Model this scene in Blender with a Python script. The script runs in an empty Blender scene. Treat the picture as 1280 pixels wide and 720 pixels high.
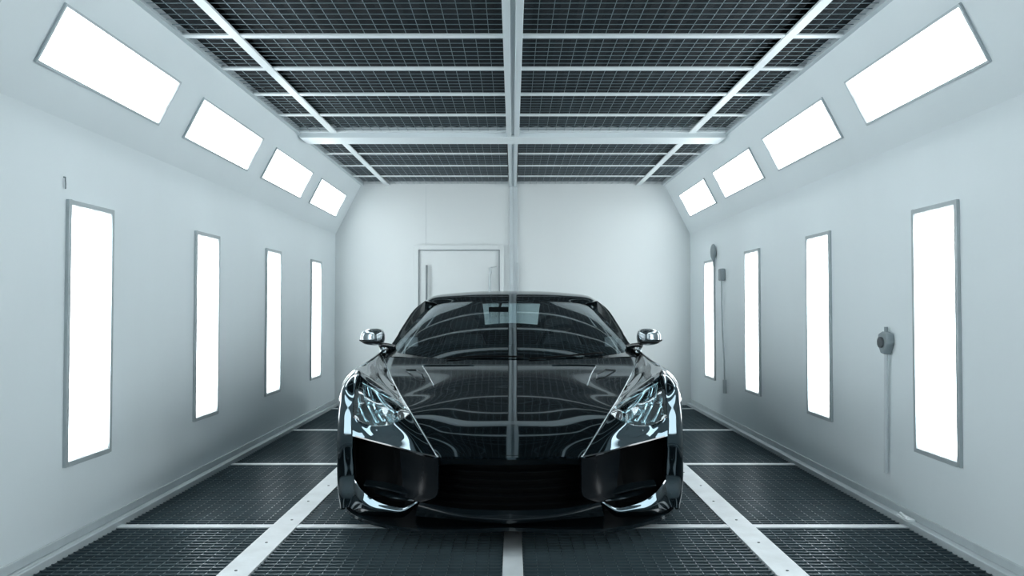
import bpy, bmesh, math, random
from mathutils import Vector, Matrix
random.seed(4)
PI = math.pi
COL = bpy.context.scene.collection
HZ0, HZD = 5.2, .042
F = 1000.0; TH = math.radians(1.49); CZ = 1.12

# ------------------------------------------------------------------ materials
def newmat(name):
    m = bpy.data.materials.new(name); m.use_nodes = True
    nt = m.node_tree
    for n in list(nt.nodes): nt.nodes.remove(n)
    out = nt.nodes.new('ShaderNodeOutputMaterial')
    return m, nt, out
def pbr(name, col, rough=.5, metal=0., coat=0., noise=None, bump=None, spec=.5, coat_rough=.03):
    """noise=(scale, amount[, stretch xyz]) varies the base colour; bump=(scale, strength)"""
    m, nt, out = newmat(name)
    b = nt.nodes.new('ShaderNodeBsdfPrincipled')
    b.inputs['Base Color'].default_value = (*col, 1)
    b.inputs['Roughness'].default_value = rough
    b.inputs['Metallic'].default_value = metal
    b.inputs['Coat Weight'].default_value = coat
    b.inputs['Coat Roughness'].default_value = coat_rough
    b.inputs['Specular IOR Level'].default_value = spec
    nt.links.new(b.outputs[0], out.inputs['Surface'])
    tc = nt.nodes.new('ShaderNodeTexCoord')
    if noise:
        mp = nt.nodes.new('ShaderNodeMapping')
        if len(noise) > 2: mp.inputs['Scale'].default_value = noise[2]
        nt.links.new(tc.outputs['Object'], mp.inputs[0])
        n = nt.nodes.new('ShaderNodeTexNoise'); n.inputs['Scale'].default_value = noise[0]
        n.inputs['Detail'].default_value = 5
        nt.links.new(mp.outputs[0], n.inputs['Vector'])
        r = nt.nodes.new('ShaderNodeMix'); r.data_type = 'RGBA'
        k = noise[1]
        r.inputs[6].default_value = (*[c*(1-k) for c in col], 1)
        r.inputs[7].default_value = (*[min(1, c*(1+k)) for c in col], 1)
        nt.links.new(n.outputs[0], r.inputs[0]); nt.links.new(r.outputs[2], b.inputs['Base Color'])
    if bump:
        n = nt.nodes.new('ShaderNodeTexNoise'); n.inputs['Scale'].default_value = bump[0]
        n.inputs['Detail'].default_value = 3
        nt.links.new(tc.outputs['Object'], n.inputs['Vector'])
        bp = nt.nodes.new('ShaderNodeBump'); bp.inputs['Strength'].default_value = bump[1]; bp.inputs['Distance'].default_value = .01
        nt.links.new(n.outputs[0], bp.inputs['Height']); nt.links.new(bp.outputs[0], b.inputs['Normal'])
    return m
def glassmat(name, tint, ior=1.5, rough=0., refl=1.0):
    m, nt, out = newmat(name)
    t = nt.nodes.new('ShaderNodeBsdfTransparent'); t.inputs[0].default_value = (*tint, 1)
    g = nt.nodes.new('ShaderNodeBsdfGlossy'); g.inputs['Roughness'].default_value = rough; g.inputs[0].default_value = (refl*.95, refl*.98, refl, 1)
    fr = nt.nodes.new('ShaderNodeFresnel'); 
    ge = nt.nodes.new('ShaderNodeNewGeometry'); pw = nt.nodes.new('ShaderNodeMapRange')     # leaving the sheet: inverse ratio
    pw.inputs[3].default_value = ior; pw.inputs[4].default_value = 1/ior
    nt.links.new(ge.outputs['Backfacing'], pw.inputs[0]); nt.links.new(pw.outputs[0], fr.inputs[0])
    mx = nt.nodes.new('ShaderNodeMixShader')
    nt.links.new(fr.outputs[0], mx.inputs[0]); nt.links.new(t.outputs[0], mx.inputs[1]); nt.links.new(g.outputs[0], mx.inputs[2])
    nt.links.new(mx.outputs[0], out.inputs['Surface'])
    return m
def lampmat(name, strength, col, axis_len):
    """frosted cover over tubes: the ends of the cover, past the tubes, glow a little less"""
    m, nt, out = newmat(name)
    e = nt.nodes.new('ShaderNodeEmission'); e.inputs[0].default_value = (*col, 1)
    tc = nt.nodes.new('ShaderNodeTexCoord'); sp = nt.nodes.new('ShaderNodeSeparateXYZ')
    nt.links.new(tc.outputs['Object'], sp.inputs[0])
    ab = nt.nodes.new('ShaderNodeMath'); ab.operation = 'ABSOLUTE'; nt.links.new(sp.outputs[1], ab.inputs[0])
    no = nt.nodes.new('ShaderNodeTexNoise'); no.inputs['Scale'].default_value = 14; nt.links.new(tc.outputs['Object'], no.inputs['Vector'])
    ad = nt.nodes.new('ShaderNodeMath'); ad.operation = 'MULTIPLY_ADD'; ad.inputs[1].default_value = .05; nt.links.new(no.outputs[0], ad.inputs[0]); nt.links.new(ab.outputs[0], ad.inputs[2])
    mr = nt.nodes.new('ShaderNodeMapRange'); mr.inputs[1].default_value = axis_len/2 - .05; mr.inputs[2].default_value = axis_len/2 + .03
    mr.inputs[3].default_value = strength; mr.inputs[4].default_value = strength*.10
    nt.links.new(ad.outputs[0], mr.inputs[0]); nt.links.new(mr.outputs[0], e.inputs[1])
    nt.links.new(e.outputs[0], out.inputs['Surface'])
    return m

M = {}
M['wall'] = pbr('wall_paint', (.75, .825, .85), .42, noise=(1.1, .07, (1, 1, .35)), bump=(3, .05), spec=.35)
M['back_wall'] = pbr('back_wall_paint', (.66, .715, .725), .45, noise=(1.1, .06, (1, 1, .35)), spec=.35)
M['steel_white'] = pbr('white_enamel_steel', (.72, .78, .80), .38, noise=(6, .05))
M['grid_paint'] = pbr('ceiling_grid_paint', (.62, .69, .71), .42, noise=(3, .04))
M['beam_paint'] = pbr('centre_beam_paint', (.50, .57, .60), .4, noise=(4, .10, (1, .15, 1)))
M['strip'] = pbr('floor_strip_paint', (.50, .55, .57), .45, noise=(9, .22), bump=(40, .1))
M['kerb'] = pbr('kerb_paint', (.50, .56, .58), .5, noise=(7, .15))
M['frame'] = pbr('lamp_frame_metal', (.42, .48, .50), .4, metal=.2, noise=(8, .15))
M['grate'] = pbr('galvanised_grate', (.09, .13, .148), .34, metal=.5, noise=(5, .3))
M['pit'] = pbr('pit_floor', (.012, .018, .022), .8, noise=(10, .4))
M['filter'] = pbr('ceiling_filter_cloth', (.005, .010, .014), .75, noise=(7, .55, (1, .25, 1)), bump=(60, .3), spec=.2)
M['wire'] = pbr('zinc_wire', (.17, .24, .275), .4, metal=.5, noise=(9, .2))
M['ceiling'] = pbr('plenum_paint', (.02, .03, .034), .6, noise=(3, .3))
M['grey_plastic'] = pbr('grey_plastic', (.24, .29, .31), .5, noise=(20, .2))
M['pale_pipe'] = pbr('pale_pipe', (.60, .66, .69), .4, noise=(10, .06))
M['seam'] = pbr('seam_rubber', (.16, .20, .22), .6, noise=(10, .2))
M['paint'] = pbr('dark_metallic_paint', (.036, .060, .073), .05, metal=.97, coat=.55, noise=(900, .10), coat_rough=.015)
M['gloss_black'] = pbr('gloss_black_trim', (.004, .007, .009), .16, coat=.5, noise=(50, .2), spec=.4)
M['satin_black'] = pbr('satin_black_trim', (.002, .0035, .005), .26, noise=(60, .3), spec=.06)
M['matt_black'] = pbr('matt_black_plastic', (.0015, .0022, .0027), .6, noise=(80, .3), spec=.12)
M['rubber'] = pbr('tyre_rubber', (.008, .010, .011), .75, noise=(60, .3), spec=.3)
M['rim'] = pbr('dark_alloy', (.10, .12, .13), .3, metal=1.0, noise=(30, .1))
M['lamp_bowl'] = pbr('lamp_bowl_chrome', (.36, .41, .43), .14, metal=1.0, noise=(40, .3), bump=(35, .5))
M['hood_highlight'] = pbr('hood_highlight_paint', (.42, .48, .50), .15, metal=.95, noise=(60, .05))  # pale colour standing in for highlights and reflections on the hood
M['chrome'] = pbr('chrome', (.75, .80, .82), .07, metal=1.0, noise=(30, .03))
M['dark_chrome'] = pbr('dark_chrome', (.16, .19, .21), .13, metal=1.0, noise=(30, .1))
M['mirror_shell'] = pbr('mirror_shell_paint', (.20, .24, .26), .16, metal=.9, coat=1.0, noise=(300, .08))
M['windscreen'] = glassmat('tinted_windscreen', (.76, .84, .86), 1.55, refl=1.0)
M['side_glass'] = glassmat('tinted_side_glass', (.15, .19, .21), 1.5)
M['rear_glass'] = glassmat('pale_rear_glass', (.95, .98, .98), 1.35)
M['lens'] = glassmat('clear_lens', (.80, .88, .90), 1.5)
M['interior'] = pbr('cabin_trim', (.004, .006, .007), .85, noise=(40, .3), spec=.06)
M['seat'] = pbr('seat_leather', (.004, .006, .007), .5, noise=(40, .3), bump=(120, .2))
M['bolt'] = pbr('bolt_steel', (.12, .14, .15), .4, metal=.8, noise=(20, .2))
M['white_clip'] = pbr('white_clip', (.80, .85, .86), .3, noise=(20, .03))
LCOL = (.91, .975, 1.0)
M['wall_lamp'] = lampmat('wall_lamp_cover', 5.2, LCOL, 1.20)
M['top_lamp'] = lampmat('overhead_lamp_cover', 6.2, LCOL, 1.14)

# ------------------------------------------------------------------ helpers
def link(name, verts, faces, mat, parent=None, smooth=False, kind=None, label=None, loc=None):
    me = bpy.data.meshes.new(name)
    me.from_pydata([tuple(v) for v in verts], [], faces)
    me.materials.append(M[mat]); me.update()
    if smooth:
        for p in me.polygons: p.use_smooth = True
    o = bpy.data.objects.new(name, me); COL.objects.link(o)
    if parent: o.parent = parent
    if kind: o['kind'] = kind
    if label: o['label'] = label
    if loc: o.location = loc
    return o
def thing(name, label, cat, loc=(0, 0, 0), group=None, rot=None):
    o = bpy.data.objects.new(name, None); COL.objects.link(o)
    o.empty_display_size = .1
    o.location = loc; o['label'] = label; o['category'] = cat
    if group: o['group'] = group
    if rot: o.rotation_euler = rot
    return o
class MB:
    def __init__(s): s.v = []; s.f = []
    def add(s, vs, fs):
        n = len(s.v); s.v += [Vector(v) for v in vs]; s.f += [tuple(i+n for i in f) for f in fs]; return s
    def box(s, x0, x1, y0, y1, z0, z1):
        return s.add([(x0,y0,z0),(x1,y0,z0),(x1,y1,z0),(x0,y1,z0),(x0,y0,z1),(x1,y0,z1),(x1,y1,z1),(x0,y1,z1)],
              [(0,3,2,1),(4,5,6,7),(0,1,5,4),(1,2,6,5),(2,3,7,6),(3,0,4,7)])
    def tube(s, pts, r, n=8, caps=True):
        pts = [Vector(p) for p in pts]; rings = []
        rr = r if isinstance(r, (list, tuple)) else [r]*len(pts)
        ref = None
        for i, p in enumerate(pts):
            t = (pts[min(i+1, len(pts)-1)] - pts[max(i-1, 0)]).normalized()
            if ref is None:
                ref = Vector((0, 0, 1)) if abs(t.z) < .9 else Vector((1, 0, 0))
            a = (ref - t*ref.dot(t)).normalized(); b = t.cross(a); ref = a
            rings.append([p + (a*math.cos(2*PI*k/n) + b*math.sin(2*PI*k/n))*rr[i] for k in range(n)])
        vs = [v for r_ in rings for v in r_]; fs = []
        for i in range(len(pts)-1):
            for k in range(n): fs.append((i*n+k, i*n+(k+1) % n, (i+1)*n+(k+1) % n, (i+1)*n+k))
        if caps: fs.append(tuple(range(n))[::-1]); fs.append(tuple((len(pts)-1)*n+k for k in range(n)))
        return s.add(vs, fs)
    def lathe_x(s, prof, c, n=40, close=False):
        """prof: (x, r) pairs turned about the X axis through c"""
        c = Vector(c); vs = []; fs = []; m = len(prof)
        for k in range(n):
            a = 2*PI*k/n
            for x, r in prof: vs.append(c + Vector((x, r*math.cos(a), r*math.sin(a))))
        for k in range(n):
            for j in range(m if close else m-1):
                fs.append((k*m+j, k*m+(j+1) % m, ((k+1) % n)*m+(j+1) % m, ((k+1) % n)*m+j))
        return s.add(vs, fs)
    def ell(s, c, r, nu=16, nv=10):
        vs = []; fs = []
        for i in range(nv+1):
            a = PI*i/nv
            for k in range(nu):
                b = 2*PI*k/nu
                vs.append((c[0]+r[0]*math.sin(a)*math.cos(b), c[1]+r[1]*math.sin(a)*math.sin(b), c[2]+r[2]*math.cos(a)))
        for i in range(nv):
            for k in range(nu): fs.append((i*nu+k, i*nu+(k+1) % nu, (i+1)*nu+(k+1) % nu, (i+1)*nu+k))
        return s.add(vs, fs)
    def build(s, name, mat, parent=None, smooth=False, kind=None, label=None, bevel=0, fix=True):
        o = link(name, s.v, s.f, mat, parent, smooth, kind, label)
        if fix:
            bm = bmesh.new(); bm.from_mesh(o.data)
            bmesh.ops.remove_doubles(bm, verts=bm.verts, dist=1e-6)
            bmesh.ops.recalc_face_normals(bm, faces=bm.faces); bm.to_mesh(o.data); bm.free()
        if bevel:
            md = o.modifiers.new('bevel', 'BEVEL'); md.width = bevel; md.segments = 2; md.limit_method = 'ANGLE'
        return o

def cr(pts, n):
    """Catmull-Rom through pts -> n+1 samples"""
    P = [Vector(p) for p in pts]; m = len(P)
    if m == 2: return [P[0].lerp(P[1], i/n) for i in range(n+1)]
    ext = [P[0]*2-P[1]] + P + [P[-1]*2-P[-2]]
    out = []
    for i in range(n+1):
        t = i/n*(m-1); k = min(int(t), m-2); t -= k
        a, b, c, d = ext[k:k+4]
        out.append(.5*((2*b) + (c-a)*t + (2*a-5*b+4*c-d)*t*t + (-a+3*b-3*c+d)*t**3))
    return out
def loft(rows, nu, nv):
    """rows of equally many control points -> (nv+1) rows of nu+1 samples"""
    rr = [cr(r, nu) for r in rows]
    cols = [cr([r[i] for r in rr], nv) for i in range(nu+1)]
    return [[cols[i][j] for i in range(nu+1)] for j in range(nv+1)]
def grid_mesh(g):
    n = len(g[0]); vs = [v for r in g for v in r]; fs = []
    for j in range(len(g)-1):
        for i in range(n-1): fs.append((j*n+i, j*n+i+1, (j+1)*n+i+1, (j+1)*n+i))
    return vs, fs
CARC = Vector((0, 5.9, .35))
def panel(name, g, mat, parent, side=1, thick=.008, out=CARC, label=None, cut=None, keep_thin=False):
    vs, fs = grid_mesh(g)
    if side < 0: vs = [Vector((-v.x, v.y, v.z)) for v in vs]
    o = link(name, vs, fs, mat, parent, True, label=label)
    bm = bmesh.new(); bm.from_mesh(o.data)
    if cut:                                # wheel arches: (y, z, r)
        for cy, cz, r in cut:
            d = lambda c: math.hypot(c.y-cy, c.z-cz)
            rim0 = {v for v in bm.verts if v.is_boundary}
            dead = [f for f in bm.faces if d(f.calc_center_median()) < r and abs(f.calc_center_median().x) > .45]
            bmesh.ops.delete(bm, geom=dead, context='FACES')
            for v in bm.verts:
                q = d(v.co)
                if v.is_boundary and (v not in rim0 or q < r) and q > 1e-4 and abs(q-r) < .05 and abs(v.co.x) > .45:
                    v.co.y = cy+(v.co.y-cy)*r/q; v.co.z = cz+(v.co.z-cz)*r/q
    bmesh.ops.remove_doubles(bm, verts=bm.verts, dist=1e-5)
    bmesh.ops.recalc_face_normals(bm, faces=bm.faces)
    bm.faces.ensure_lookup_table()
    c = Vector((out[0], out[1], out[2])) if not callable(out) else None
    s = sum((f.normal.dot(f.calc_center_median()-c)*f.calc_area() for f in bm.faces))
    if s < 0: bmesh.ops.reverse_faces(bm, faces=bm.faces)
    bm.to_mesh(o.data); bm.free()
    for p in o.data.polygons: p.use_smooth = True
    if thick:
        md = o.modifiers.new('sheet', 'SOLIDIFY'); md.thickness = thick; md.offset = -1
        es = o.modifiers.new('crisp_edges', 'EDGE_SPLIT'); es.split_angle = math.radians(42)
    return o
def C(u, py, Y):
    """a point of the car: offset from its axis and height read off the view, at depth Y"""
    b = (360-py)/F; dy = math.cos(TH)-b*math.sin(TH); dz = math.sin(TH)+b*math.cos(TH)
    k = Y/dy
    return Vector((u/F*k, Y, CZ+dz*k))

# ------------------------------------------------------------------ room
XW, ZS, XC, ZC = 2.08, 1.995, 1.78, 2.58      # wall, top of wall, ceiling edge, ceiling
Y0, Y1 = -1.3, 9.37
PITCH = 1.5
MB().box(-2.3, 2.3, Y0, Y1+.2, -.16, -.085).build('floor', 'pit', kind='structure')
MB().box(-2.2, 2.2, Y0, Y1+.1, ZC+.14, ZC+.2).build('ceiling', 'ceiling', kind='structure')
SL = Vector((XC-XW, ZC-ZS)).normalized()       # up the slope (x, z), left/right by sign
for s, nm in ((-1, 'left'), (1, 'right')):
    prof = [(XW, -.085), (XW, ZS), (XC, ZC), (XC, ZC+.14), (XC+.12, ZC+.14), (XW+.12, ZS+.06), (XW+.12, -.085)]
    vs = []; n = len(prof)
    for y in (Y0, Y1): vs += [(s*x, y, z) for x, z in prof]
    fs = [(i, (i+1) % n, (i+1) % n+n, i+n) for i in range(n)] + [tuple(range(n)), tuple(range(2*n-1, n-1, -1))]
    MB().add(vs, fs).build('wall_'+nm, 'wall', kind='structure')
    b = MB(); b.box(*sorted((s*(XW-.052), s*XW)), Y0, Y1, -.02, .028); b.box(*sorted((s*(XW-.012), s*XW)), Y0, Y1, .028, .07)
    b.build('baseboard_'+nm, 'kerb', kind='structure', bevel=.004)
bw = MB().box(-2.2, 2.2, Y1, Y1+.1, -.085, ZC+.2).build('wall_back', 'back_wall', kind='structure')
MB().box(-2.2, 2.2, Y0-.1, Y0, -.085, ZC+.2).build('wall_front', 'wall', kind='structure')  # unseen wall closing the booth, added for reflections and brightness
# flange where the ceiling meets the slope
tn = [0]
def trim(mb, mat, bevel=0):
    tn[0] += 1
    return mb.build('trim_%d' % tn[0], mat, kind='structure', bevel=bevel)
for s in (-1, 1):
    trim(MB().box(*sorted((s*(XC-.025), s*(XC+.01))), Y0, Y1, ZC-.012, ZC+.07), 'beam_paint')
# centre beam with a slot, and its lighter edges
for a, c in ((Y0, 6.60), (6.86, Y1)):
    w = .052 if a < 0 else .044
    b = MB(); b.box(-w, -w*.25, a, c, ZC-.035, ZC+.09); b.box(w*.25, w, a, c, ZC-.035, ZC+.09); b.box(-w*.25, w*.25, a, c, ZC-.018, ZC+.09)
    trim(b, 'beam_paint', .004)
b = MB().box(-XC+.01, XC-.01, 6.60, 6.86, ZC-.042, ZC+.1); b.box(-XC+.01, XC-.01, 6.56, 6.60, ZC-.004, ZC+.1)
trim(b, 'grid_paint', .006)
CY = [4.23, 4.81, 5.39, 5.97]; CY2 = [7.47, 8.10, 8.74]
back = [4.23-.58*k for k in range(9, 0, -1)]
for y in back + CY + CY2:
    w = .024 if y < 7 else .02
    for x0, x1 in ((-XC+.02, -.052), (.052, XC-.02)):
        b = MB().box(x0, x1, y-w, y+w, ZC-.010, ZC+.0); trim(b, 'grid_paint')
for s in (-1, 1):
    for a, c in ((Y0, 6.56), (6.86, Y1)):
        b = MB().box(s*1.475-.026, s*1.475+.026, a, c, ZC-.013, ZC-.001); trim(b, 'grid_paint')
# ceiling filter panels: cloth over a wire mesh
ROWS = [(3.65, 4.23), (4.23, 4.81), (4.81, 5.39), (5.39, 5.97), (5.97, 6.56), (6.86, 7.47), (7.47, 8.10), (8.10, 8.74), (8.74, 9.37)]
RN = ['nearest row at the top edge', 'second row from the viewer', 'third row from the viewer', 'fourth row from the viewer', 'row just before the thick crossbeam',
      'row just behind the thick crossbeam', 'second row behind the thick crossbeam', 'third row behind the thick crossbeam', 'last row above the back wall']
COLS = [(-1.755, -1.50, 'narrow', 'by the left slope'), (-1.45, -.055, 'wide', 'left of the centre beam'), (.055, 1.45, 'wide', 'right of the centre beam'), (1.50, 1.755, 'narrow', 'by the right slope')]
def filter_panel(x0, x1, y0, y1, label, wires=True):
    cx, cy = (x0+x1)/2, (y0+y1)/2
    t = thing('ceiling_filter', label, 'filter panel', (cx, cy, ZC), 'wire-mesh ceiling filter panels')
    hx, hy = (x1-x0)/2, (y1-y0)/2-.003
    # cloth with shallow pleats running along the booth
    n = max(6, int((x1-x0)/.045)); g = []
    for j in range(2):
        g.append([Vector((-hx+2*hx*i/n, -hy+2*hy*j, .036+(.005 if i % 2 else 0))) for i in range(n+1)])
    vs, fs = grid_mesh(g); top = [(-hx, -hy, .10), (hx, -hy, .10), (hx, hy, .10), (-hx, hy, .10)]
    m = MB().add(vs, [f[::-1] for f in fs]); m.add(top, [(0, 1, 2, 3)])
    m.build('filter_cloth', 'filter', t, fix=False)
    w = MB(); k = int(round(2*hx/.074)); q = int(round(2*hy/.068)); r = .0013
    for i in range(1, k): w.box(-hx+2*hx*i/k-r, -hx+2*hx*i/k+r, -hy, hy, .006, .009)
    for j in range(1, q): w.box(-hx, hx, -hy+2*hy*j/q-r, -hy+2*hy*j/q+r, .003, .006)
    w.build('wire_mesh', 'wire', t, fix=False)
for (y0, y1), rn in zip(ROWS, RN):
    for x0, x1, wd, cn in COLS:
        filter_panel(x0, x1, y0, y1, '%s mesh ceiling filter %s, %s' % (wd, cn, rn))

# floor strips and gratings
SX = 1.175
for x, w in ((-SX, .066), (0, .044), (SX, .066)):
    b = MB().box(x-w, x+w, Y0, Y1, -.06, .004); o = trim(b, 'strip')
for y in (-.8, .85, 2.5, 4.15, 5.80, 7.42, 9.0):
    for x0, x1 in ((-XW+.05, -SX-.066), (-SX+.066, -.044), (.044, SX-.066), (SX+.066, XW-.05)):
        trim(MB().box(x0, x1, y-.028, y+.028, -.05, .003), 'strip')
b = MB()
for s in (-1, 1):
    y = 2.62
    while y < 9.2:
        b.lathe_x([(0, 0), (0, .008)], (0, 0, 0), 4) if False else None
        c = Vector((s*SX+.012*math.sin(y*9), y, .004)); k = 10
        vs = [c+Vector((.007*math.cos(2*PI*i/k), .007*math.sin(2*PI*i/k), 0)) for i in range(k)] + [c+Vector((.006*math.cos(2*PI*i/k), .006*math.sin(2*PI*i/k), .003)) for i in range(k)]
        b.add(vs, [(i, (i+1) % k, (i+1) % k+k, i+k) for i in range(k)] + [tuple(range(k, 2*k))])
        y += .41
trim(b, 'bolt')
GR = [(-XW+.054, -SX-.068, 'between left wall and left strip'), (-SX+.068, -.046, 'between left and centre strips'),
      (.046, SX-.068, 'between centre and right strips'), (SX+.068, XW-.054, 'between right strip and right wall')]
GY = [(2.53, 4.12, 'front row'), (4.18, 5.77, 'second row, beside the car nose'), (5.83, 7.39, 'third row, beside the cabin'),
      (7.45, 8.97, 'fourth row, behind the car')]
for (y0, y1, rn) in GY + [(.88, 2.47, None), (-.77, .82, None), (9.03, 9.36, None)]:
    for x0, x1, cn in GR:
        cx, cy = (x0+x1)/2, (y0+y1)/2; hx, hy = (x1-x0)/2, (y1-y0)/2
        b = MB(); k = int(round(2*hx/.060)); q = int(round(2*hy/.044))
        for i in range(k+1): x = -hx+.003+(2*hx-.006)*i/k; b.box(x-.0016, x+.0016, -hy, hy, -.030, -.005)
        for j in range(q+1): y = -hy+.003+(2*hy-.006)*j/q; b.box(-hx, hx, y-.0022, y+.0022, -.026, -.001)
        if rn:
            o = b.build('floor_grating', 'grate', fix=False); o.location = (cx, cy, 0)
            o['label'] = 'floor grating %s, %s' % (cn, rn); o['category'] = 'grating'; o['group'] = 'floor gratings'
        else:
            for v in b.v: v += Vector((cx, cy, 0))
            trim(b, 'grate')

# wall lamps
def lamp(name, origin, ex, ey, en, w, h, mat, label, group, fw, parent_cat, inset=.004, lip=.016):
    """ex across, ey along the length, en out of the wall"""
    rot = Matrix((ex, ey, en)).transposed()
    t = thing(name, label, parent_cat, origin, group, rot.to_euler())
    b = MB()
    x, y = w/2, h/2
    b.box(-x-fw, -x, -y-fw, y+fw, 0, lip); b.box(x, x+fw, -y-fw, y+fw, 0, lip)
    b.box(-x, x, -y-fw, -y, 0, lip); b.box(-x, x, y, y+fw, 0, lip)
    fr = b.build('lamp_frame', 'frame' if name == 'wall_light' else 'beam_paint', t, bevel=.002)
    d = MB().box(-x, x, -y, y, .001, inset+.002).build('diffuser', mat, t, label='glowing frosted cover')
    return t
ordn = ['nearest', 'second', 'third', 'farthest']
for s, nm in ((-1, 'left'), (1, 'right')):
    for k in range(-2, 4):  # panels before the nearest are unseen, added for reflections and room brightness
        yc = 3.925 + k*PITCH
        if k < 0: lb = 'tall light panel on the %s wall beside the viewer, unseen, added for reflections, number %s' % (nm, {-1: 'one', -2: 'two'}[k])
        elif k == 0: lb = 'tall glowing light panel on the %s wall nearest the viewer, in a grey frame' % nm
        else: lb = 'tall narrow glowing light panel on the %s wall, %s from the viewer' % (nm, {1: 'second', 2: 'third', 3: 'farthest'}[k])
        lamp('wall_light', (s*XW, yc, 1.008), Vector((0, -s, 0)), Vector((0, 0, 1)), Vector((-s, 0, 0)), .38, 1.20, 'wall_lamp', lb, 'wall light panels', .023, 'light')
    # along the slope
    up = Vector((s*SL.x, 0, SL.y)); al = Vector((0, 1, 0)); nn = Vector((-s*SL.y, 0, -(-SL.x)))
    if s > 0: ex = al.cross(nn)
    tm = .482; px_, pz_ = XW+(XC-XW)*tm, ZS+(ZC-ZS)*tm
    for k in range(-2, 4):  # first panel is unseen, added for the car's reflections and room brightness
        yc = 3.316 + 1.15/2 + k*1.495
        if k == -2: lb = 'slanted overhead light panel above the %s wall, unseen behind the viewer, added for reflections' % nm
        elif k == -1: lb = 'slanted overhead light panel cut by the top %s corner of the photo' % nm
        else: lb = 'slanted overhead light panel above the %s wall, %s in the row' % (nm, {0: 'large nearest one', 1: 'second', 2: 'third', 3: 'smallest farthest one'}[k])
        nrm = Vector((-s*SL.y, 0, SL.x)).normalized()   # faces down into the room
        ey = al; ex = ey.cross(nrm)
        lamp('overhead_light', (s*px_, yc, pz_), ex, ey, nrm, .255, 1.14, 'top_lamp', lb, 'overhead light panels', .012, 'light', lip=.012)

# back wall: centre post, service door
b = MB().box(-.035, .055, Y1-.03, Y1, -.02, ZC-.02); b.box(.008, .016, Y1-.036, Y1-.03, 0, ZC-.03)
trim(b, 'beam_paint', .004)
trim(MB().box(.040, .066, Y1-.045, Y1-.03, 0, 1.66), 'frame', .003)
dr = thing('door_1', 'white service door in the back wall behind the car roof', 'door', (-.63, Y1, 0))
dr['kind'] = 'structure'; del dr['category']
MB().box(-.47, .47, -.012, 0, 0, 1.80).build('door_leaf', 'back_wall', dr)
b = MB().box(-.525, -.47, -.028, 0, 0, 1.865); b.box(.47, .525, -.028, 0, 0, 1.865); b.box(-.47, .47, -.028, 0, 1.81, 1.865)
b.build('door_frame', 'back_wall', dr, bevel=.004)
b = MB().box(-.476, -.468, -.031, -.012, 0, 1.81); b.box(.466, .478, -.031, -.012, 0, 1.81); b.box(-.47, .47, -.031, -.012, 1.803, 1.811)
b.build('door_seal', 'seam', dr)
b = MB().tube([(-.375, -.05, .95), (-.375, -.05, 1.63)], .012, 8); b.tube([(-.375, -.012, 1.6), (-.375, -.05, 1.6)], .01, 6); b.tube([(-.375, -.012, 1.0), (-.375, -.05, 1.0)], .01, 6)
b.build('door_handle', 'bolt', dr, label='tall vertical pull bar')
b = MB().tube([(.36, -.045, .9), (.36, -.045, 1.5), (.372, -.045, 1.54), (.36, -.04, 1.60)], .013, 8); b.tube([(.36, -.04, 1.60), (.44, -.02, 1.615)], .006, 6); b.tube([(.36, -.012, 1.0), (.36, -.045, 1.0)], .01, 6)
b.build('door_closer', 'frame', dr, label='closing rod with a short arm')
trim(MB().box(-1.022, -1.018, Y1-.003, Y1, 1.87, ZC-.02), 'kerb')

# right wall fittings
g = thing('air_gauge', 'dark grey air fitting with a pale drop pipe on the right wall', 'gauge', (XW, 4.42, .935))
b = MB(); b.add([(-.045*d_, dy_, dz_) for d_ in (0, 1) for dy_, dz_ in ((-.05, .05), (-.06, -.005), (-.02, -.065), (.02, -.06), (.055, -.01), (.045, .045), (0, .06))],
   [tuple(range(7)), tuple(range(13, 6, -1))] + [(i, (i+1) % 7, (i+1) % 7+7, i+7) for i in range(7)])
b.build('gauge_body', 'grey_plastic', g, bevel=.006)
MB().tube([(-.045, 0, 0), (-.058, 0, 0)], .03, 16).build('dial', 'bolt', g)
MB().tube([(-.02, .0, .045), (-.02, .0, .085)], .011, 8).build('hanger', 'grey_plastic', g)
MB().tube([(-.022, .0, -.06), (-.022, .01, -.4), (-.022, .02, -.72)], .011, 8).build('drop_pipe', 'pale_pipe', g)
g = thing('hanging_lamp_switch', 'small grey capsule fitting high on the right wall near the far corner', 'switch', (XW, 8.17, 1.70))
MB().ell((-.03, 0, 0), (.03, .045, .085)).build('switch_body', 'grey_plastic', g, smooth=True)
MB().tube([(-.025, 0, -.07), (-.025, .0, -.15)], .011, 8).build('stem', 'grey_plastic', g)
g = thing('pull_cord_box', 'small grey box with a long hanging cord on the far right wall', 'switch', (XW, 7.86, 1.46))
MB().box(-.05, 0, -.05, .05, -.065, .055).build('switch_box', 'grey_plastic', g, bevel=.012)
MB().tube([(-.02, .03, -.05), (-.02, .03, -.3), (-.022, .0, -.55), (-.02, -.05, -.85), (-.02, -.06, -1.05)], .0075, 6).build('cord', 'frame', g)
MB().tube([(-.02, -.06, -1.03), (-.02, -.065, -1.16)], .018, 8).build('cord_weight', 'frame', g)
g = MB().tube([(-XW+.0, 3.69, 1.73), (-XW+.008, 3.69, 1.73), (-XW+.010, 3.69, 1.70), (-XW+.010, 3.69, 1.675)], .0035, 6).build('wall_hook', 'grey_plastic')
g['label'] = 'tiny dark hook on the left wall above the nearest light panel'; g['category'] = 'hook'
b = MB().box(XW-.062, XW-.02, 4.12, 4.24, .028, .042); b.tube([(XW-.05, 4.14, .04), (XW-.05, 4.22, .052)], .008, 8)
o = b.build('floor_clip', 'white_clip', bevel=.003); o['label'] = 'small white clip on the kerb at the foot of the right wall'; o['category'] = 'clip'

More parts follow.
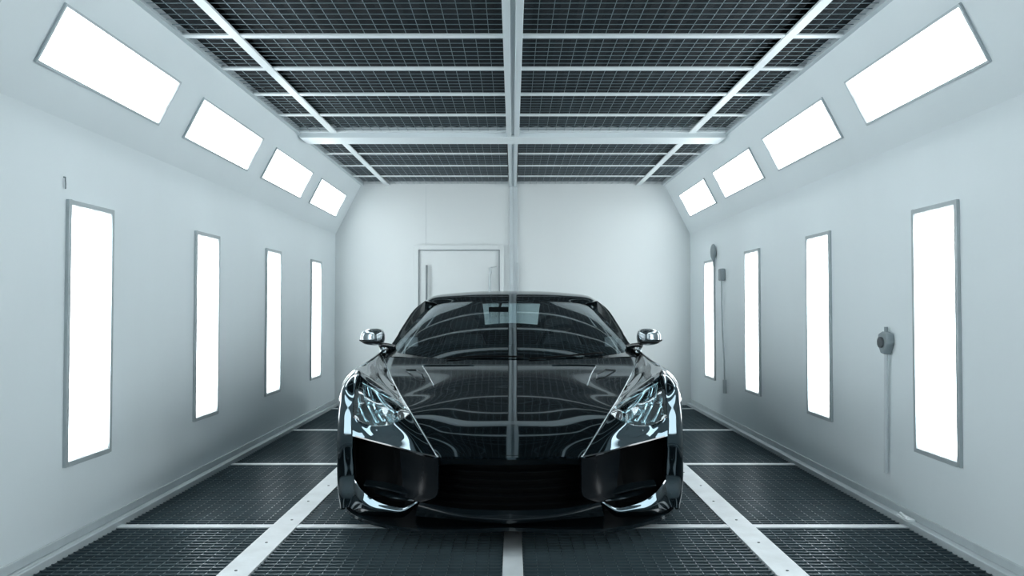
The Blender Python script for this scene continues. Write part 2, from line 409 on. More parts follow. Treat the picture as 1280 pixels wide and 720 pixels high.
# ------------------------------------------------------------------ car
car = thing('sports_car', 'low dark metallic sports car parked nose-on in the middle of the booth', 'car', (-.014, 4.6, 0))
def CO(p): return Vector(p) - Vector((0, 4.6, 0))
def shift_all():
    for o in BODY: pass
# everything of the car is built in booth coordinates, then moved to be local to the empty
_link = link
CARPARTS = []
root_ = bpy.data.objects.new('tmp', None)
def V(*a): return Vector(a)

K = [C(90, 572, 3.74), C(106.5, 545, 3.90), C(123.5, 517, 4.11), C(136.5, 496, 4.43), C(149, 472, 4.86), C(160, 446, 5.36)]
Bp = K[2]
CENT = [V(0, 3.69, .437), V(0, 4.02, .543), V(0, 4.40, .624), V(0, 4.70, .680), V(0, 4.97, .731), V(0, 5.24, .784)]
# hood
def zc(y):
    P = [(3.5, .375)] + [(c.y, c.z) for c in CENT] + [(5.5, .836)]
    for i in range(1, len(P)-2):
        if y <= P[i+1][0] or i == len(P)-3:
            (a0, a1), (b0, b1), (c0, c1), (d0, d1) = P[i-1], P[i], P[i+1], P[i+2]
            t = (y-b0)/(c0-b0); m0 = (c1-a1)/(c0-a0)*(c0-b0); m1_ = (d1-b1)/(d0-b0)*(c0-b0)
            return (2*t**3-3*t*t+1)*b1 + (t**3-2*t*t+t)*m0 + (-2*t**3+3*t*t)*c1 + (t**3-t*t)*m1_
rows = []
for k, c in zip(K, CENT):
    r = []
    for s in (-1, -.86, -.7, -.5, -.25, 0, .25, .5, .7, .86, 1):
        a = abs(s); y = k.y+(c.y-k.y)*(1-a**2)
        r.append(V(k.x*s, y, zc(y) - (zc(k.y)-k.z)*a**3.6 - .006*a*a*(1-a)))
    rows.append(r)
G = loft(rows, 48, 60)
panel('hood', G, 'paint', car, thick=.01)
def hood_pt(fx, fy):   # fractions across (-1..1) and along (0 front..1 back)
    j = fy*60; i = (fx+1)*24
    a = G[int(j)][int(i)]; b = G[min(60, int(j)+1)][min(48, int(i)+1)]
    return a.lerp(b, .5*((j % 1)+(i % 1)))
# hood vents; thin tubes stand in for the edge highlight and ceiling reflections
for s in (-1, 1):
    # vent pocket
    cpt = [hood_pt(s*.80, .86), hood_pt(s*.70, .86), hood_pt(s*.64, .80), hood_pt(s*.66, .74), hood_pt(s*.74, .77)]
    up = V(0, -.1, .004)
    cen = sum(cpt, V(0, 0, 0))/5
    vs = [p+V(0, 0, .006) for p in cpt] + [p.lerp(cen, .2)+V(0, 0, -.002) for p in cpt]
    vs2 = [p+V(0, 0, -.006) for p in cpt]
    b = MB().add(vs+vs2, [(i, (i+1) % 5, (i+1) % 5+5, i+5) for i in range(5)] + [(5, 6, 7, 8, 9)] + [(i, i+10, (i+1) % 5+10, (i+1) % 5) for i in range(5)])
    b.build('hood_vent', 'gloss_black', car, smooth=False)
    MB().tube([V(s*k.x, k.y, k.z)+V(0, -.001, .002) for k in cr(K, 40)], .0042, 8).build('hood_highlight', 'hood_highlight', car, smooth=True, label='rolled edge, pale colour imitating its highlight')  # pale tube imitates the highlight along the rolled edge
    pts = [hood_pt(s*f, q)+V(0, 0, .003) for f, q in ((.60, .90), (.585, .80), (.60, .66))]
    MB().tube(cr(pts, 10), .0032, 6).build('hood_reflection', 'hood_highlight', car, smooth=True)  # pale tube drawn in place of a reflected ceiling bar
    pts = [hood_pt(s*f, q)+V(0, 0, .003) for f, q in ((.60, .90), (.45, .905), (.25, .912))]
    MB().tube(cr(pts, 10), .003, 6).build('hood_reflection', 'paint', car, smooth=True)  # tube drawn in place of a reflected ceiling crossbar

HT = [Bp, C(141, 500, 4.18), C(162, 487, 4.25), C(178, 477, 4.30), C(189.5, 469, 4.31)]       # upper edge of the headlight, inner tip -> top
VL = [C(195, 493, 4.20), C(196.5, 508, 4.15), C(197, 521, 4.12), C(197, 545, 4.09), C(196.5, 572, 4.105), C(195, 597, 4.12), C(196, 617, 4.065), C(201, 634, 4.075)]
def station(a): return [Vector(p) for p in a]
S0 = HT + VL                           # 13 points
S1 = station([K[3], (.69, 4.50, .675), (.76, 4.50, .720), (.82, 4.49, .758), (.863, 4.46, .775), C(206, 478, 4.38), C(211, 498, 4.34), C(214, 520, 4.31), C(215.5, 545, 4.30), C(216, 575, 4.325), C(216, 598, 4.345), C(213.5, 617, 4.27), C(207.5, 634, 4.25)])
S05 = [a.lerp(b_, .5) + Vector((.028, -.025, .0))*(0 if i < 5 else 1) + (Vector((0, 0, .012)) if 0 < i < 6 else Vector((0, 0, 0))) for i, (a, b_) in enumerate(zip(S0, S1))]
S05[0] = K[2].lerp(K[3], .5)
S2 = station([K[4], (.785, 4.82, .738), (.82, 4.82, .762), (.852, 4.72, .783), (.885, 4.66, .785), (.932, 4.60, .738), (.962, 4.60, .68), (.980, 4.60, .60), (.988, 4.60, .50), (.985, 4.60, .38), (.98, 4.6, .28), (.97, 4.6, .20), (.955, 4.6, .15)])
S3 = station([K[4].lerp(K[5], .5), (.838, 5.13, .785), (.855, 5.10, .797), (.872, 5.06, .803), (.893, 5.03, .797), (.925, 5.0, .765), (.948, 5.0, .69), (.960, 5.0, .60), (.963, 5.0, .50), (.955, 5.0, .38), (.945, 5.0, .28), (.935, 5.0, .20), (.92, 5.0, .14)])
S4 = station([K[5], (.872, 5.38, .822), (.880, 5.40, .826), (.890, 5.42, .826), (.903, 5.43, .818), (.925, 5.43, .79), (.942, 5.43, .70), (.952, 5.43, .60), (.95, 5.43, .50), (.935, 5.43, .38), (.915, 5.43, .28), (.90, 5.43, .20), (.88, 5.43, .14)])
AR = [(4.66, .325, .350)]; AR2 = [(7.25, .345, .375)]
FEN = loft([S0, S05, S1, S2, S3, S4], 96, 100)
for s in (-1, 1): panel('front_fender', FEN, 'paint', car, s, cut=AR, out=(0, 5.2, .3))

# headlights
HB = [Bp, C(141, 527.5, 4.01), C(160, 532.5, 4.04), C(178, 531, 4.085), VL[2]]
mid0 = [a.lerp(b_, .5) for a, b_ in zip(HT, HB)]
mid0[4] = VL[0].lerp(VL[1], .35)
for i in (1, 2, 3): mid0[i] = mid0[i] + Vector((.0, -.045, .030))
LENS = loft([HT, mid0, HB], 24, 16)
def inset_pt(p, d): return p + Vector((-.15, .85, -.45))*d
for s in (-1, 1):
    hl = bpy.data.objects.new('headlight', None); COL.objects.link(hl); hl.parent = car
    hl['part'] = 1
    panel('headlight_lens', LENS, 'lens', hl, s, thick=.003)
    panel('headlight_housing', [[inset_pt(p, .08) for p in r] for r in loft([HT, [a.lerp(b_, .5) for a, b_ in zip(HT, HB)], HB], 24, 10)], 'lamp_bowl', hl, s, thick=.004)
    # rim wall that joins lens edge to housing
    edge = [r[-1] for r in LENS]; ring = LENS[0] + [r[-1] for r in LENS[1:]] + LENS[-1][::-1][1:]
    panel('headlight_rim', [ring, [inset_pt(p, .10) for p in ring]], 'gloss_black', hl, s, thick=.003)
    def lp(a, b_, d):        # a: 0 inner tip..1 outer, b: 0 top..1 bottom
        i = a*24; j = b_*16; p = LENS[int(j)][int(i)]; q = LENS[min(16, int(j)+1)][min(24, int(i)+1)]
        r = inset_pt(p.lerp(q, .5*(i % 1+j % 1)), d); return V(s*r.x, r.y, r.z)
    # projector bowls
    for a, b_, r in ((.74, .52, .040), (.50, .62, .030)):
        c = lp(a, b_, .055); m = MB(); n = 20
        rings = [(r, -.035), (r*.96, -.02), (r*.7, .01), (r*.35, .02)]
        vs = []; fs = []
        for rr, dy in rings:
            for k in range(n): vs.append(c+V(rr*math.cos(2*PI*k/n), dy, rr*math.sin(2*PI*k/n)))
        for i in range(len(rings)-1):
            for k in range(n): fs.append((i*n+k, i*n+(k+1) % n, (i+1)*n+(k+1) % n, (i+1)*n+k))
        fs.append(tuple((len(rings)-1)*n+k for k in range(n)))
        m.add(vs, fs).build('reflector', 'chrome', hl, smooth=True)
        MB().ell((c.x, c.y-.004, c.z), (r*.55, r*.5, r*.55)).build('projector_lens', 'chrome', hl, smooth=True)
    # bright blades fanning through the lamp
    for k, (a0, b0, a1, b1) in enumerate(((.93, .10, .62, .93), (.82, .12, .50, .90), (.98, .40, .80, .96), (.66, .12, .30, .72), (.90, .55, .97, .9))):
        pts = [lp(a0+(a1-a0)*t+.04*math.sin(PI*t), b0+(b1-b0)*t, .025+.012*math.sin(PI*t)) for t in [i/10 for i in range(11)]]
        m = MB(); g = [pts, [p+V(s*-.020, .009, .003) for p in pts]]
        vs, fs = grid_mesh(g); o = m.add(vs, fs).build('reflector_blade', 'chrome', hl, smooth=True)
        md = o.modifiers.new('sheet', 'SOLIDIFY'); md.thickness = .004
    pts = [lp(a, .10+.03*math.sin(a*PI), .018) for a in [.12+.8*i/14 for i in range(15)]]
    MB().tube(pts, .0055, 6).build('running_light_strip', 'chrome', hl, smooth=True)

# cheek panel under the headlight
E = VL[3]; n0 = K[0]
top = HB[::-1]                                     # outer -> inner tip
bot = [E, C(172, 552, 3.99), C(145, 559, 3.89), C(118, 566, 3.805), n0]
m1 = [VL[2].lerp(E, .45)+V(.0, -.004, 0), C(172, 541, 4.04), C(147, 545.5, 3.955), C(124, 546, 3.90), K[1]]
CH = loft([top, m1, bot], 28, 16)
for s in (-1, 1): panel('nose_panel', CH, 'paint', car, s, out=(0, 5.2, .3))
# under-lip of the cheek that turns back into the intake
lipr = [p+V(0, .10, -.012) for p in cr(bot, 28)]
for s in (-1, 1): panel('intake_lip', [cr(bot, 28), lipr], 'gloss_black', car, s, thick=.006, out=(0, 4.2, .8))

# strut between centre grille and side intake
st = [[n0, C(90, 596, 3.735), C(92, 620, 3.72), C(112, 628, 3.735)],
      [C(112, 567.5, 3.82), C(112, 592, 3.81), C(114, 612, 3.79), C(124, 623, 3.78)],
      [C(138, 561, 3.95), C(136, 585, 3.95), C(134, 605, 3.93), C(138, 620, 3.88)]]
for s in (-1, 1): panel('bumper_strut', loft(st, 14, 14), 'satin_black', car, s, out=(0, 5.2, .4))
# side intake: deep dark pocket with vanes
back_ = [[C(198, 552, 4.21), C(150, 556, 4.17), C(120, 566, 4.06)], [C(198, 585, 4.21), C(155, 590, 4.21), C(118, 600, 4.06)], [C(200, 628, 4.21), C(160, 640, 4.17), C(118, 640, 4.05)]]
for s in (-1, 1):
    it = bpy.data.objects.new('side_intake', None); COL.objects.link(it); it.parent = car
    panel('intake_mesh', loft(back_, 16, 12), 'matt_black', it, s, out=(0, 5.2, .4))
    for (py0, py1, py2, dY) in ((604, 613, 619, 0), (614, 621, 624, -.01)):
        pts0 = cr([C(183-(.0 if dY == 0 else 14), py0+2, 4.0), C(160, py1-3.5, 3.92+dY), C(138, py1+1.5, 3.86+dY), C(116, py2+1, 3.80+dY)], 16)
        panel('intake_vane', [pts0, [p+V(.0, .07, .012) for p in pts0]], 'gloss_black', it, s, thick=.008, out=(0, 4.2, -1))
    g2 = [[VL[3]+V(-.006, .01, 0), VL[4]+V(-.006, .01, 0), VL[5]+V(-.006, .01, 0)], [VL[3]+V(-.0, .17, 0), VL[4]+V(-.0, .18, 0), VL[5]+V(-.0, .18, 0)]]
    panel('intake_wall', loft(g2, 10, 4), 'matt_black', it, s, thick=.004, out=(2, 4.2, .3))
# lower corner wing
tc_ = [C(195, 598, 4.115), C(185, 613, 3.97), C(170, 625, 3.895), C(152, 632, 3.83), C(134, 634.5, 3.775), C(115.5, 627, 3.735)]
mc_ = [C(196, 617, 4.06), C(188, 627, 3.955), C(173, 636, 3.88), C(152, 639, 3.81), C(134, 640, 3.755), C(115, 628, 3.733)]
bc_ = [C(201, 634, 4.075), C(191, 640, 4.02), C(175, 644, 3.95), C(152, 645.5, 3.875), C(132, 645.5, 3.81), C(115, 629.5, 3.732)]
tc_b = [p+V(0, .06, -.012) for p in tc_]
for s in (-1, 1):
    panel('lower_bumper_wing', loft([tc_, mc_, bc_], 36, 14), 'paint', car, s, out=(0, 5.2, .45))
    panel('wing_shelf', [cr(tc_, 36), cr(tc_b, 36)], 'paint', car, s, thick=.006, out=(0, 4.2, -1))
# centre bumper: lip bar, grille, splitter
def arc(pts, n): 
    h = cr(pts, n); return [V(-p.x, p.y, p.z) for p in h[::-1]][:-1] + h
g0 = [p+V(0, .004, -.004) for p in G[0]]
g1 = [p+V(0, .03, -.04) for p in G[0]]
panel('bumper_bar', [g0, g1], 'gloss_black', car, thick=.02, out=(0, 5.2, .4))
gr = bpy.data.objects.new('front_grille', None); COL.objects.link(gr); gr.parent = car
gb = [arc([V(0, 3.86, .40), V(.2, 3.88, .40), V(.36, 3.92, .40)], 10), arc([V(0, 3.84, .15), V(.2, 3.86, .15), V(.40, 3.90, .15)], 10)]
panel('grille_backing', gb, 'matt_black', gr, thick=.006, out=(0, 5.2, .4))
for k in range(5):
    z = .205+.038*k
    h = arc([V(0, 3.755, z), V(.2, 3.785, z), V(.345, 3.85, z)], 12)
    panel('grille_slat', [h, [p+V(0, .03, .008) for p in h]], 'matt_black', gr, thick=.006, out=(0, 3.8, -2))
l0 = arc([V(0, 3.695, .195), C(60, 636, 3.72), C(112, 628, 3.735)], 14)
l1 = arc([V(0, 3.660, .165), C(60, 644.5, 3.68), C(115, 633, 3.725)], 14)
l2 = arc([V(0, 3.665, .142), C(60, 650, 3.69), C(118, 645, 3.74)], 14)
panel('lower_lip', loft([l0, l1, l2], 40, 10), 'gloss_black', car, thick=.01, out=(0, 5.2, .4))
MB().tube([p+V(0, -.004, .004) for p in arc([V(.14, 3.676, .171)*1, C(60, 644.0, 3.676), C(113, 631.5, 3.72)], 14)][15:], .0028, 6).build('lip_edge', 'paint', car, smooth=True) if False else None
sp = [(0, 3.655), (.2, 3.665), (.40, 3.71), (.56, 3.79), (.70, 3.90), (.79, 4.02), (.84, 4.14), (.845, 4.24)]
so = arc([V(x, y, .128 - .028*min(1, x/.5)) for x, y in sp], 30)
vs = []; fs = []
n = len(so)
for p in so: vs += [p, p+V(0, .0, -.016), V(p.x*.94, 4.26, .10), V(p.x*.94, 4.26, .084)]
for i in range(n-1):
    a = 4*i; b_ = 4*(i+1)
    fs += [(a, b_, b_+1, a+1), (a, a+2, b_+2, b_), (a+1, b_+1, b_+3, a+3)]
MB().add(vs, fs).build('splitter', 'gloss_black', car, smooth=False)
MB().box(-.72, .72, 4.1, 7.9, .10, .14).build('underbody', 'matt_black', car)  # underbody block, added to stop light leaking through panel gaps
MB().box(-.60, .60, 4.16, 5.3, .14, .40).build('engine_bay_light_block', 'matt_black', car)  # unseen black box, added to stop light leaks under the hood

# cowl, windscreen, roof
WB = [V(0, 5.27, .782), V(.30, 5.29, .786), V(.55, 5.34, .797), V(.73, 5.43, .816), C(149, 438.5, 5.55)]
AP0 = WB[-1]
WT = [C(0, 376.5, 6.60), C(36, 376.8, 6.61), C(66, 377.8, 6.64), C(90, 380, 6.69), C(103, 382.5, 6.76)]
def mirr(pts): return [V(-p.x, p.y, p.z) for p in pts[::-1]][:-1] + list(pts)
def bulge(a, b_, t, amt): 
    p = a.lerp(b_, t); return p + V(0, -.6, .8)*amt*4*t*(1-t)
wrows = []
for t in (0, .25, .5, .75, 1):
    wrows.append(mirr([bulge(a, b_, t, .010 + .008*(1-(i/4)**2)) for i, (a, b_) in enumerate(zip(WB, WT))]))
WS = loft(wrows, 48, 30)
panel('windscreen', WS, 'windscreen', car, thick=.004)
# black cowl between hood and glass
ck = mirr([V(0, 5.235, .768), V(.30, 5.25, .772), V(.55, 5.29, .786), V(.72, 5.335, .80), C(158, 445.5, 5.36)])
panel('cowl', [cr(ck, 40), cr(mirr(WB), 40)], 'gloss_black', car, thick=.01)
for x0 in (-.42, .12):
    pts = [V(x0+.0, 5.25, .792), V(x0+.22, 5.315, .806), V(x0+.5, 5.40 if x0 > 0 else 5.30, .825 if x0 > 0 else .803)]
    MB().tube(cr(pts, 12), .006, 6).build('wiper', 'matt_black', car, smooth=True)
# pillars: from glass edge outwards
PO = [C(152.5, 436.5, 5.58), C(144.5, 423, 5.78), C(133.5, 405, 6.08), C(121, 387, 6.45), C(107.5, 376, 6.78)]
PI_ = [WS[j][-1] for j in (0, 7, 15, 22, 30)]
PM = [a.lerp(b_, .55)+V(.008, -.010, .006) for a, b_ in zip(PI_, PO)]
for s in (-1, 1):
    panel('windscreen_pillar', loft([PI_, PM, PO], 24, 8), 'gloss_black', car, s, thick=.012)
# roof
def rr(Y, zc, xe, ze, z1): return mirr([V(0, Y, zc), V(xe*.36, Y+.0, zc-.004), V(xe*.66, Y+.0, z1), V(xe*.88, Y, (z1+ze)/2+.008), V(xe, Y, ze)])
RT = WT[:4] + [PO[-1]]
ROOF = [mirr(RT),
        mirr([C(0, 367.6, 6.80), C(38, 368, 6.80), C(70, 369.6, 6.81), C(96, 372.2, 6.83), C(106.5, 375.8, 6.86)]),
        mirr([C(0, 363.6, 7.0), C(38, 364.0, 7.0), C(70, 366.2, 7.0), C(92, 369.2, 7.0), C(103, 375, 7.0)]),
        rr(7.22, 1.262, .635, 1.15, 1.24)]
panel('roof', loft(ROOF, 44, 24), 'paint', car, thick=.02)
# side glass, rear glass, deck
for s in (-1, 1):
    g = loft([[C(107, 378, 6.78), V(.72, 6.88, 1.168), V(.69, 7.0, 1.165), V(.63, 7.22, 1.145)],
              [C(132, 407, 6.10), V(.79, 6.3, 1.02), V(.78, 6.7, 1.02), V(.72, 7.16, 1.02)],
              [V(.85, 5.56, .845), V(.865, 5.95, .86), V(.87, 6.4, .88), V(.80, 7.0, .90)]], 24, 14)
    panel('side_window', g, 'side_glass', car, s, thick=.004)
    # door and side
    def st_(Y, w, belt, low, bx):
        return [V(bx, Y, belt), V(w-.03, Y, belt-.045), V(w-.008, Y, belt-.13), V(w, Y, .62), V(w-.012, Y, .50), V(w-.02, Y, .38), V(w-.042, Y, .26), V(w-.075, Y, low)]
    dg = loft([st_(5.445, .955, .84, .13, .865), st_(5.9, .95, .86, .13, .87), st_(6.55, .955, .88, .13, .865)], 28, 24)
    d = panel('door', dg, 'paint', car, s, out=(0, 6, .4))
    MB().tube([V(s*.957, 6.25, .70), V(s*.966, 6.30, .705), V(s*.966, 6.42, .71), V(s*.957, 6.47, .71)], .008, 6).build('door_handle', 'gloss_black', d, smooth=True)
    rg = loft([st_(6.56, .957, .88, .13, .86), st_(6.9, .985, .915, .13, .84), st_(7.25, 1.0, .93, .14, .80), st_(7.65, .985, .925, .18, .78), st_(8.0, .94, .90, .22, .74), st_(8.15, .86, .87, .26, .68)], 40, 60)
    panel('rear_fender', rg, 'paint', car, s, cut=AR2, out=(0, 7.2, .4))
    # inner liner of both arches
    for (cy, cz, r) in (AR[0], AR2[0]):
        m = MB(); n = 28; vs = []; fs = []
        xo = .90
        for i in range(n+1):
            a = -.35+(PI+.7)*i/n
            for x, q in ((xo, r), (.72, r-.004)): vs.append(V(s*x, cy+q*math.cos(a), cz+q*math.sin(a)))
        for i in range(n): fs.append((2*i, 2*i+1, 2*i+3, 2*i+2))
        o = m.add(vs, fs).build('wheel_arch_liner', 'matt_black', car, smooth=True)
        o.modifiers.new('sheet', 'SOLIDIFY').thickness = .004
# rear glass frame: sail panels and rear window, engine deck, tail
panel('rear_window', loft([mirr([V(0, 7.22, 1.245), V(.16, 7.22, 1.242), V(.27, 7.22, 1.235)]), mirr([V(0, 7.40, 1.13), V(.16, 7.40, 1.13), V(.262, 7.40, 1.125)]), mirr([V(0, 7.62, .985), V(.15, 7.62, .982), V(.25, 7.62, .975)])], 20, 12), 'rear_glass', car, thick=.004)
for s in (-1, 1):
    panel('rear_pillar', loft([[V(.27, 7.22, 1.235), V(.46, 7.22, 1.215), V(.635, 7.22, 1.15)], [V(.262, 7.40, 1.125), V(.50, 7.32, 1.08), V(.73, 7.25, 1.0)], [V(.25, 7.62, .975), V(.56, 7.55, .955), V(.80, 7.3, .925)]], 14, 14), 'paint', car, s, thick=.012)
panel('rear_deck', loft([mirr([V(0, 7.62, .985), V(.30, 7.62, .967), V(.58, 7.55, .955), V(.80, 7.35, .93)]), mirr([V(0, 7.9, .955), V(.30, 7.9, .945), V(.56, 7.9, .935), V(.76, 7.88, .915)]), mirr([V(0, 8.18, .95), V(.3, 8.17, .94), V(.52, 8.16, .92), V(.68, 8.14, .87)])], 30, 14), 'paint', car, thick=.012)
panel('rear_bumper', loft([mirr([V(0, 8.18, .95), V(.3, 8.17, .94), V(.52, 8.16, .92), V(.68, 8.14, .87)]), mirr([V(0, 8.26, .6), V(.4, 8.24, .6), V(.7, 8.2, .6), V(.85, 8.13, .6)]), mirr([V(0, 8.2, .28), V(.4, 8.18, .28), V(.68, 8.15, .28), V(.80, 8.1, .28)])], 30, 16), 'paint', car, thick=.012)
for s in (-1, 1):
    MB().tube([V(s*.48, 8.225, .76), V(s*.74, 8.19, .76)], .03, 12).build('tail_light', 'dark_chrome', car, smooth=True)

# cabin
b = MB(); b.add(*grid_mesh(loft([mirr([V(0, 5.42, .80), V(.4, 5.46, .80), V(.74, 5.60, .80)]), mirr([V(0, 5.75, .86), V(.4, 5.75, .87), V(.76, 5.85, .84)]), mirr([V(0, 5.95, .80), V(.4, 5.95, .78), V(.77, 6.0, .72)]), mirr([V(0, 6.0, .5), V(.4, 6.0, .5), V(.77, 6.02, .5)])], 24, 18)))
o = b.build('dashboard', 'interior', car, smooth=True); o.modifiers.new('sheet', 'SOLIDIFY').thickness = .01
MB().box(-.78, .78, 5.5, 7.1, .16, .20).build('cabin_floor', 'interior', car)
b = MB().box(-.80, .80, 6.86, 6.89, .2, .96); b.build('cabin_bulkhead', 'interior', car)
MB().box(-.13, .13, 5.95, 6.85, .2, .50).build('centre_console', 'interior', car, bevel=.03)
for s in (-1, 1):
    se = bpy.data.objects.new('car_seat', None); COL.objects.link(se); se.parent = car
    cx = s*.40
    MB().add(*grid_mesh(loft([[V(cx-.24, 6.15, .36), V(cx-.12, 6.15, .33), V(cx+.12, 6.15, .33), V(cx+.24, 6.15, .36)], [V(cx-.26, 6.4, .38), V(cx-.12, 6.4, .32), V(cx+.12, 6.4, .32), V(cx+.26, 6.4, .38)], [V(cx-.24, 6.62, .36), V(cx-.12, 6.62, .30), V(cx+.12, 6.62, .30), V(cx+.24, 6.62, .36)]], 12, 10))).build('seat_cushion', 'seat', se, smooth=True).modifiers.new('s', 'SOLIDIFY').thickness = .09
    MB().add(*grid_mesh(loft([[V(cx-.25, 6.56, .34), V(cx-.1, 6.62, .34), V(cx+.1, 6.62, .34), V(cx+.25, 6.56, .34)], [V(cx-.26, 6.62, .62), V(cx-.1, 6.69, .62), V(cx+.1, 6.69, .62), V(cx+.26, 6.62, .62)], [V(cx-.16, 6.74, .90), V(cx-.08, 6.76, .90), V(cx+.08, 6.76, .90), V(cx+.16, 6.74, .90)]], 12, 12))).build('seat_back', 'seat', se, smooth=True).modifiers.new('s', 'SOLIDIFY').thickness = .07
    MB().ell((cx, 6.79, .985), (.12, .04, .07)).build('headrest', 'seat', se, smooth=True)
sw = MB(); n = 28; c = V(.40, 5.98, .83)
pts = [c+V(.175*math.cos(2*PI*k/n), .05*math.sin(2*PI*k/n), .165*math.sin(2*PI*k/n)) for k in range(n+1)]
sw.tube(pts, .014, 8, caps=False)
for a in (0, PI, -PI/2): sw.tube([c+V(0, .03, 0), c+V(.17*math.cos(a), .05*math.sin(a), .16*math.sin(a))], .014, 6)
sw.ell((c.x, c.y+.02, c.z), (.05, .03, .05)).build('steering_wheel', 'interior', car, smooth=True)
rm = MB().box(-.175, -.02, 6.27, 6.295, 1.095, 1.135); rm.tube([V(-.09, 6.28, 1.13), V(-.08, 6.34, 1.16)], .01, 8)
rm.build('rear_view_mirror', 'interior', car, bevel=.01)

# door mirrors
for s in (-1, 1):
    wm = bpy.data.objects.new('wing_mirror', None); COL.objects.link(wm); wm.parent = car
    Y = 5.50
    def mp(u, py, dy): p = C(u, py, Y); return V(s*p.x, Y+dy, p.z)
    ringp = [(188, 416.5), (188.5, 425), (186, 430), (176, 432), (164, 432), (158.5, 429), (158, 420), (159.5, 413), (164, 410.3), (174, 410.0), (183, 411.8)]
    cx_, cy_ = 174, 421
    rings = []
    for sc, dy in ((.45, -.085), (.80, -.068), (.97, -.03), (1.0, .01), (.97, .055)):
        rings.append([mp(cx_+(u-cx_)*sc, cy_+(p-cy_)*sc, dy+.02*((u-158)/30)) for u, p in ringp])
    vs = [v for r in rings for v in r]; n = len(ringp); fs = []
    for i in range(len(rings)-1):
        for k in range(n): fs.append((i*n+k, i*n+(k+1) % n, (i+1)*n+(k+1) % n, (i+1)*n+k))
    fs.append(tuple(range(n)))
    o = MB().add(vs, fs).build('mirror_shell', 'mirror_shell', wm, smooth=True)
    md = o.modifiers.new('sub', 'SUBSURF'); md.levels = 2; md.render_levels = 2
    gl = [mp(cx_+(u-cx_)*.93, cy_+(p-cy_)*.93, .05+.02*((u-158)/30)) for u, p in ringp]
    MB().add(gl, [tuple(range(n))]).build('mirror_glass', 'chrome', wm)
    # dark lower half and indicator strip
    pts = [mp(u, p, d) for u, p, d in ((187.5, 425, -.03), (180, 427.3, -.085), (170, 427.8, -.088), (160.5, 427, -.05))]
    MB().tube(cr(pts, 12), .006, 6).build('mirror_indicator', 'matt_black', wm, smooth=True)
    a0, a1, a2 = mp(163, 431, .0), mp(156, 432, .04), mp(150, 435.5, .10)
    MB().tube(cr([a0, a1, a2], 8), [.022, .018, .016, .016, .016, .018, .020, .022, .026], 10).build('mirror_arm', 'gloss_black', wm, smooth=True)
    foot = cr([mp(163, 431.5, .01), mp(161, 437, .03), mp(160, 443, .02)], 6)
    MB().tube(foot, [.010, .014, .018, .02, .021, .022, .024], 10).build('mirror_foot', 'mirror_shell', wm, smooth=True)

# wheels
def wheel(x, y, r, w, s):
    wh = bpy.data.objects.new('wheel', None); COL.objects.link(wh); wh.parent = car
    c = (x, y, r+.0)
    h = w/2; ri = r*.74
    prof = [(-h*.8, ri), (-h, ri+.02), (-h*1.02, (r+ri)/2), (-h*.95, r-.02), (-h*.8, r-.004), (-h*.5, r), (0, r+.0), (h*.5, r), (h*.8, r-.004), (h*.95, r-.02), (h*1.02, (r+ri)/2), (h, ri+.02), (h*.8, ri)]
    MB().lathe_x(prof, c, 56, close=True).build('tyre', 'rubber', wh, smooth=True)
    MB().lathe_x([(-h*.85, ri+.004), (-h*.8, ri-.012), (h*.8, ri-.012), (h*.85, ri+.004)], c, 48).build('rim', 'rim', wh, smooth=True)
    m = MB()
    for k in range(10):
        a = 2*PI*k/10
        p0 = V(s*h*.55, .03*math.cos(a), .03*math.sin(a)); p1 = V(s*h*.62, (ri-.01)*math.cos(a+.08), (ri-.01)*math.sin(a+.08))
        m.tube([V(*c)+p0, V(*c)+p0.lerp(p1, .5)+V(s*.01, 0, 0), V(*c)+p1], [.022, .012, .016], 6)
    m.tube([V(*c)+V(s*h*.3, 0, 0), V(*c)+V(s*h*.72, 0, 0)], .045, 16)
    m.build('spokes', 'rim', wh, smooth=True)
    MB().lathe_x([(s*h*.1, .05), (s*h*.1, ri*.8), (s*h*.2, ri*.8), (s*h*.2, .05)], c, 32, close=True).build('brake_disc', 'dark_chrome', wh)
for s in (-1, 1):
    wheel(s*.825, 4.66, .325, .225, s); wheel(s*.815, 7.25, .345, .29, s)

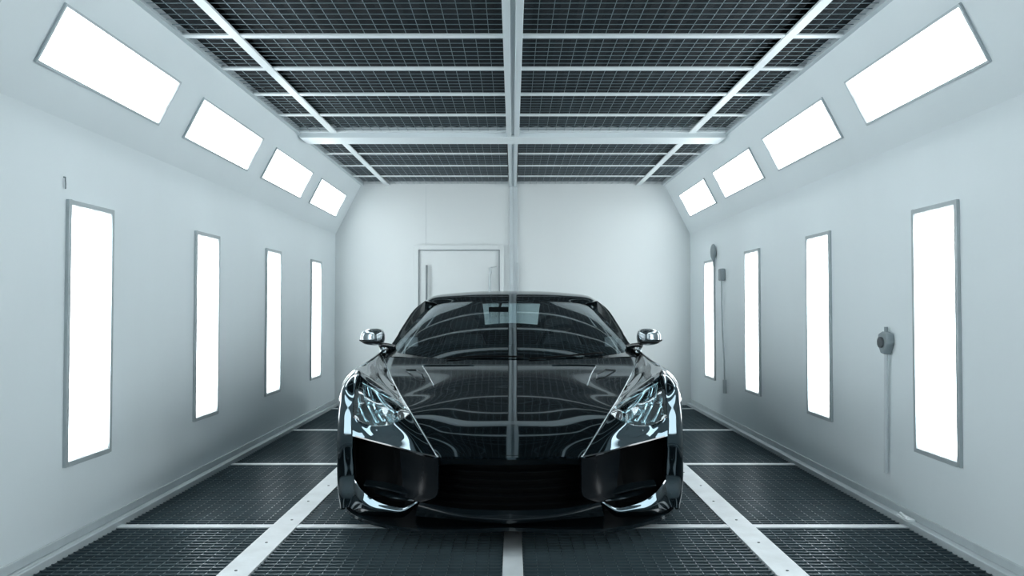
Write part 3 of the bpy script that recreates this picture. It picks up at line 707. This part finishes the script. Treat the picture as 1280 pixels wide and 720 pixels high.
# make every car part local to the car's base
inv = Vector((0, 4.6, 0))
def depth_fix(o):
    for ch in o.children:
        if ch.type == 'MESH':
            if ch.data.users == 1 or not ch.data.get('moved'):
                ch.data.transform(Matrix.Translation(-inv)); ch.data['moved'] = 1
        depth_fix(ch)
depth_fix(car)
for o in COL.objects:
    if 'part' in o: del o['part']

# paint haze hanging at the far end of the booth, thinning out towards the viewer
m, nt, out = newmat('paint_haze')
vs_ = nt.nodes.new('ShaderNodeVolumeScatter'); vs_.inputs[0].default_value = (.86, .95, 1, 1)
tc = nt.nodes.new('ShaderNodeTexCoord'); sp_ = nt.nodes.new('ShaderNodeSeparateXYZ'); mr = nt.nodes.new('ShaderNodeMapRange')
nt.links.new(tc.outputs['Object'], sp_.inputs[0]); nt.links.new(sp_.outputs[1], mr.inputs[0])
mr.inputs[1].default_value = HZ0; mr.inputs[2].default_value = 9.3; mr.inputs[3].default_value = 0; mr.inputs[4].default_value = HZD
nt.links.new(mr.outputs[0], vs_.inputs['Density']); nt.links.new(vs_.outputs[0], out.inputs['Volume'])
M['haze'] = m
py_ = [(HZ0, ZC-.06), (HZ0, 1.36), (8.38, 1.36), (8.38, .10), (Y1-.05, .10), (Y1-.05, ZC-.06)]
hz = MB().add([(x_, y_, z_) for x_ in (-XC, XC) for y_, z_ in py_], [tuple(range(6)), tuple(range(11, 5, -1))] + [(i, i+6, (i+1) % 6+6, (i+1) % 6) for i in range(6)]).build('haze', 'haze')
hz['kind'] = 'stuff'; hz['label'] = 'thin pale paint haze hanging in the far half of the booth'; hz['category'] = 'haze'

# ------------------------------------------------------------------ world, camera
w = bpy.data.worlds.new('world'); bpy.context.scene.world = w; w.use_nodes = True
bg = w.node_tree.nodes['Background']; bg.inputs[0].default_value = (.10, .16, .19, 1); bg.inputs[1].default_value = .06
cam = bpy.data.cameras.new('camera'); co = bpy.data.objects.new('camera', cam); COL.objects.link(co)
cam.sensor_width = 36; cam.lens = 36*F/1280; cam.shift_x = -1.0/1280; cam.clip_start = .02
co.location = (0, 0, CZ); co.rotation_euler = (PI/2+TH, 0, 0)
sc = bpy.context.scene; sc.camera = co
sc.view_settings.view_transform = 'Standard'; sc.view_settings.look = 'None'; sc.view_settings.gamma = 1; sc.view_settings.exposure = .92
sc.view_settings.use_curve_mapping = False
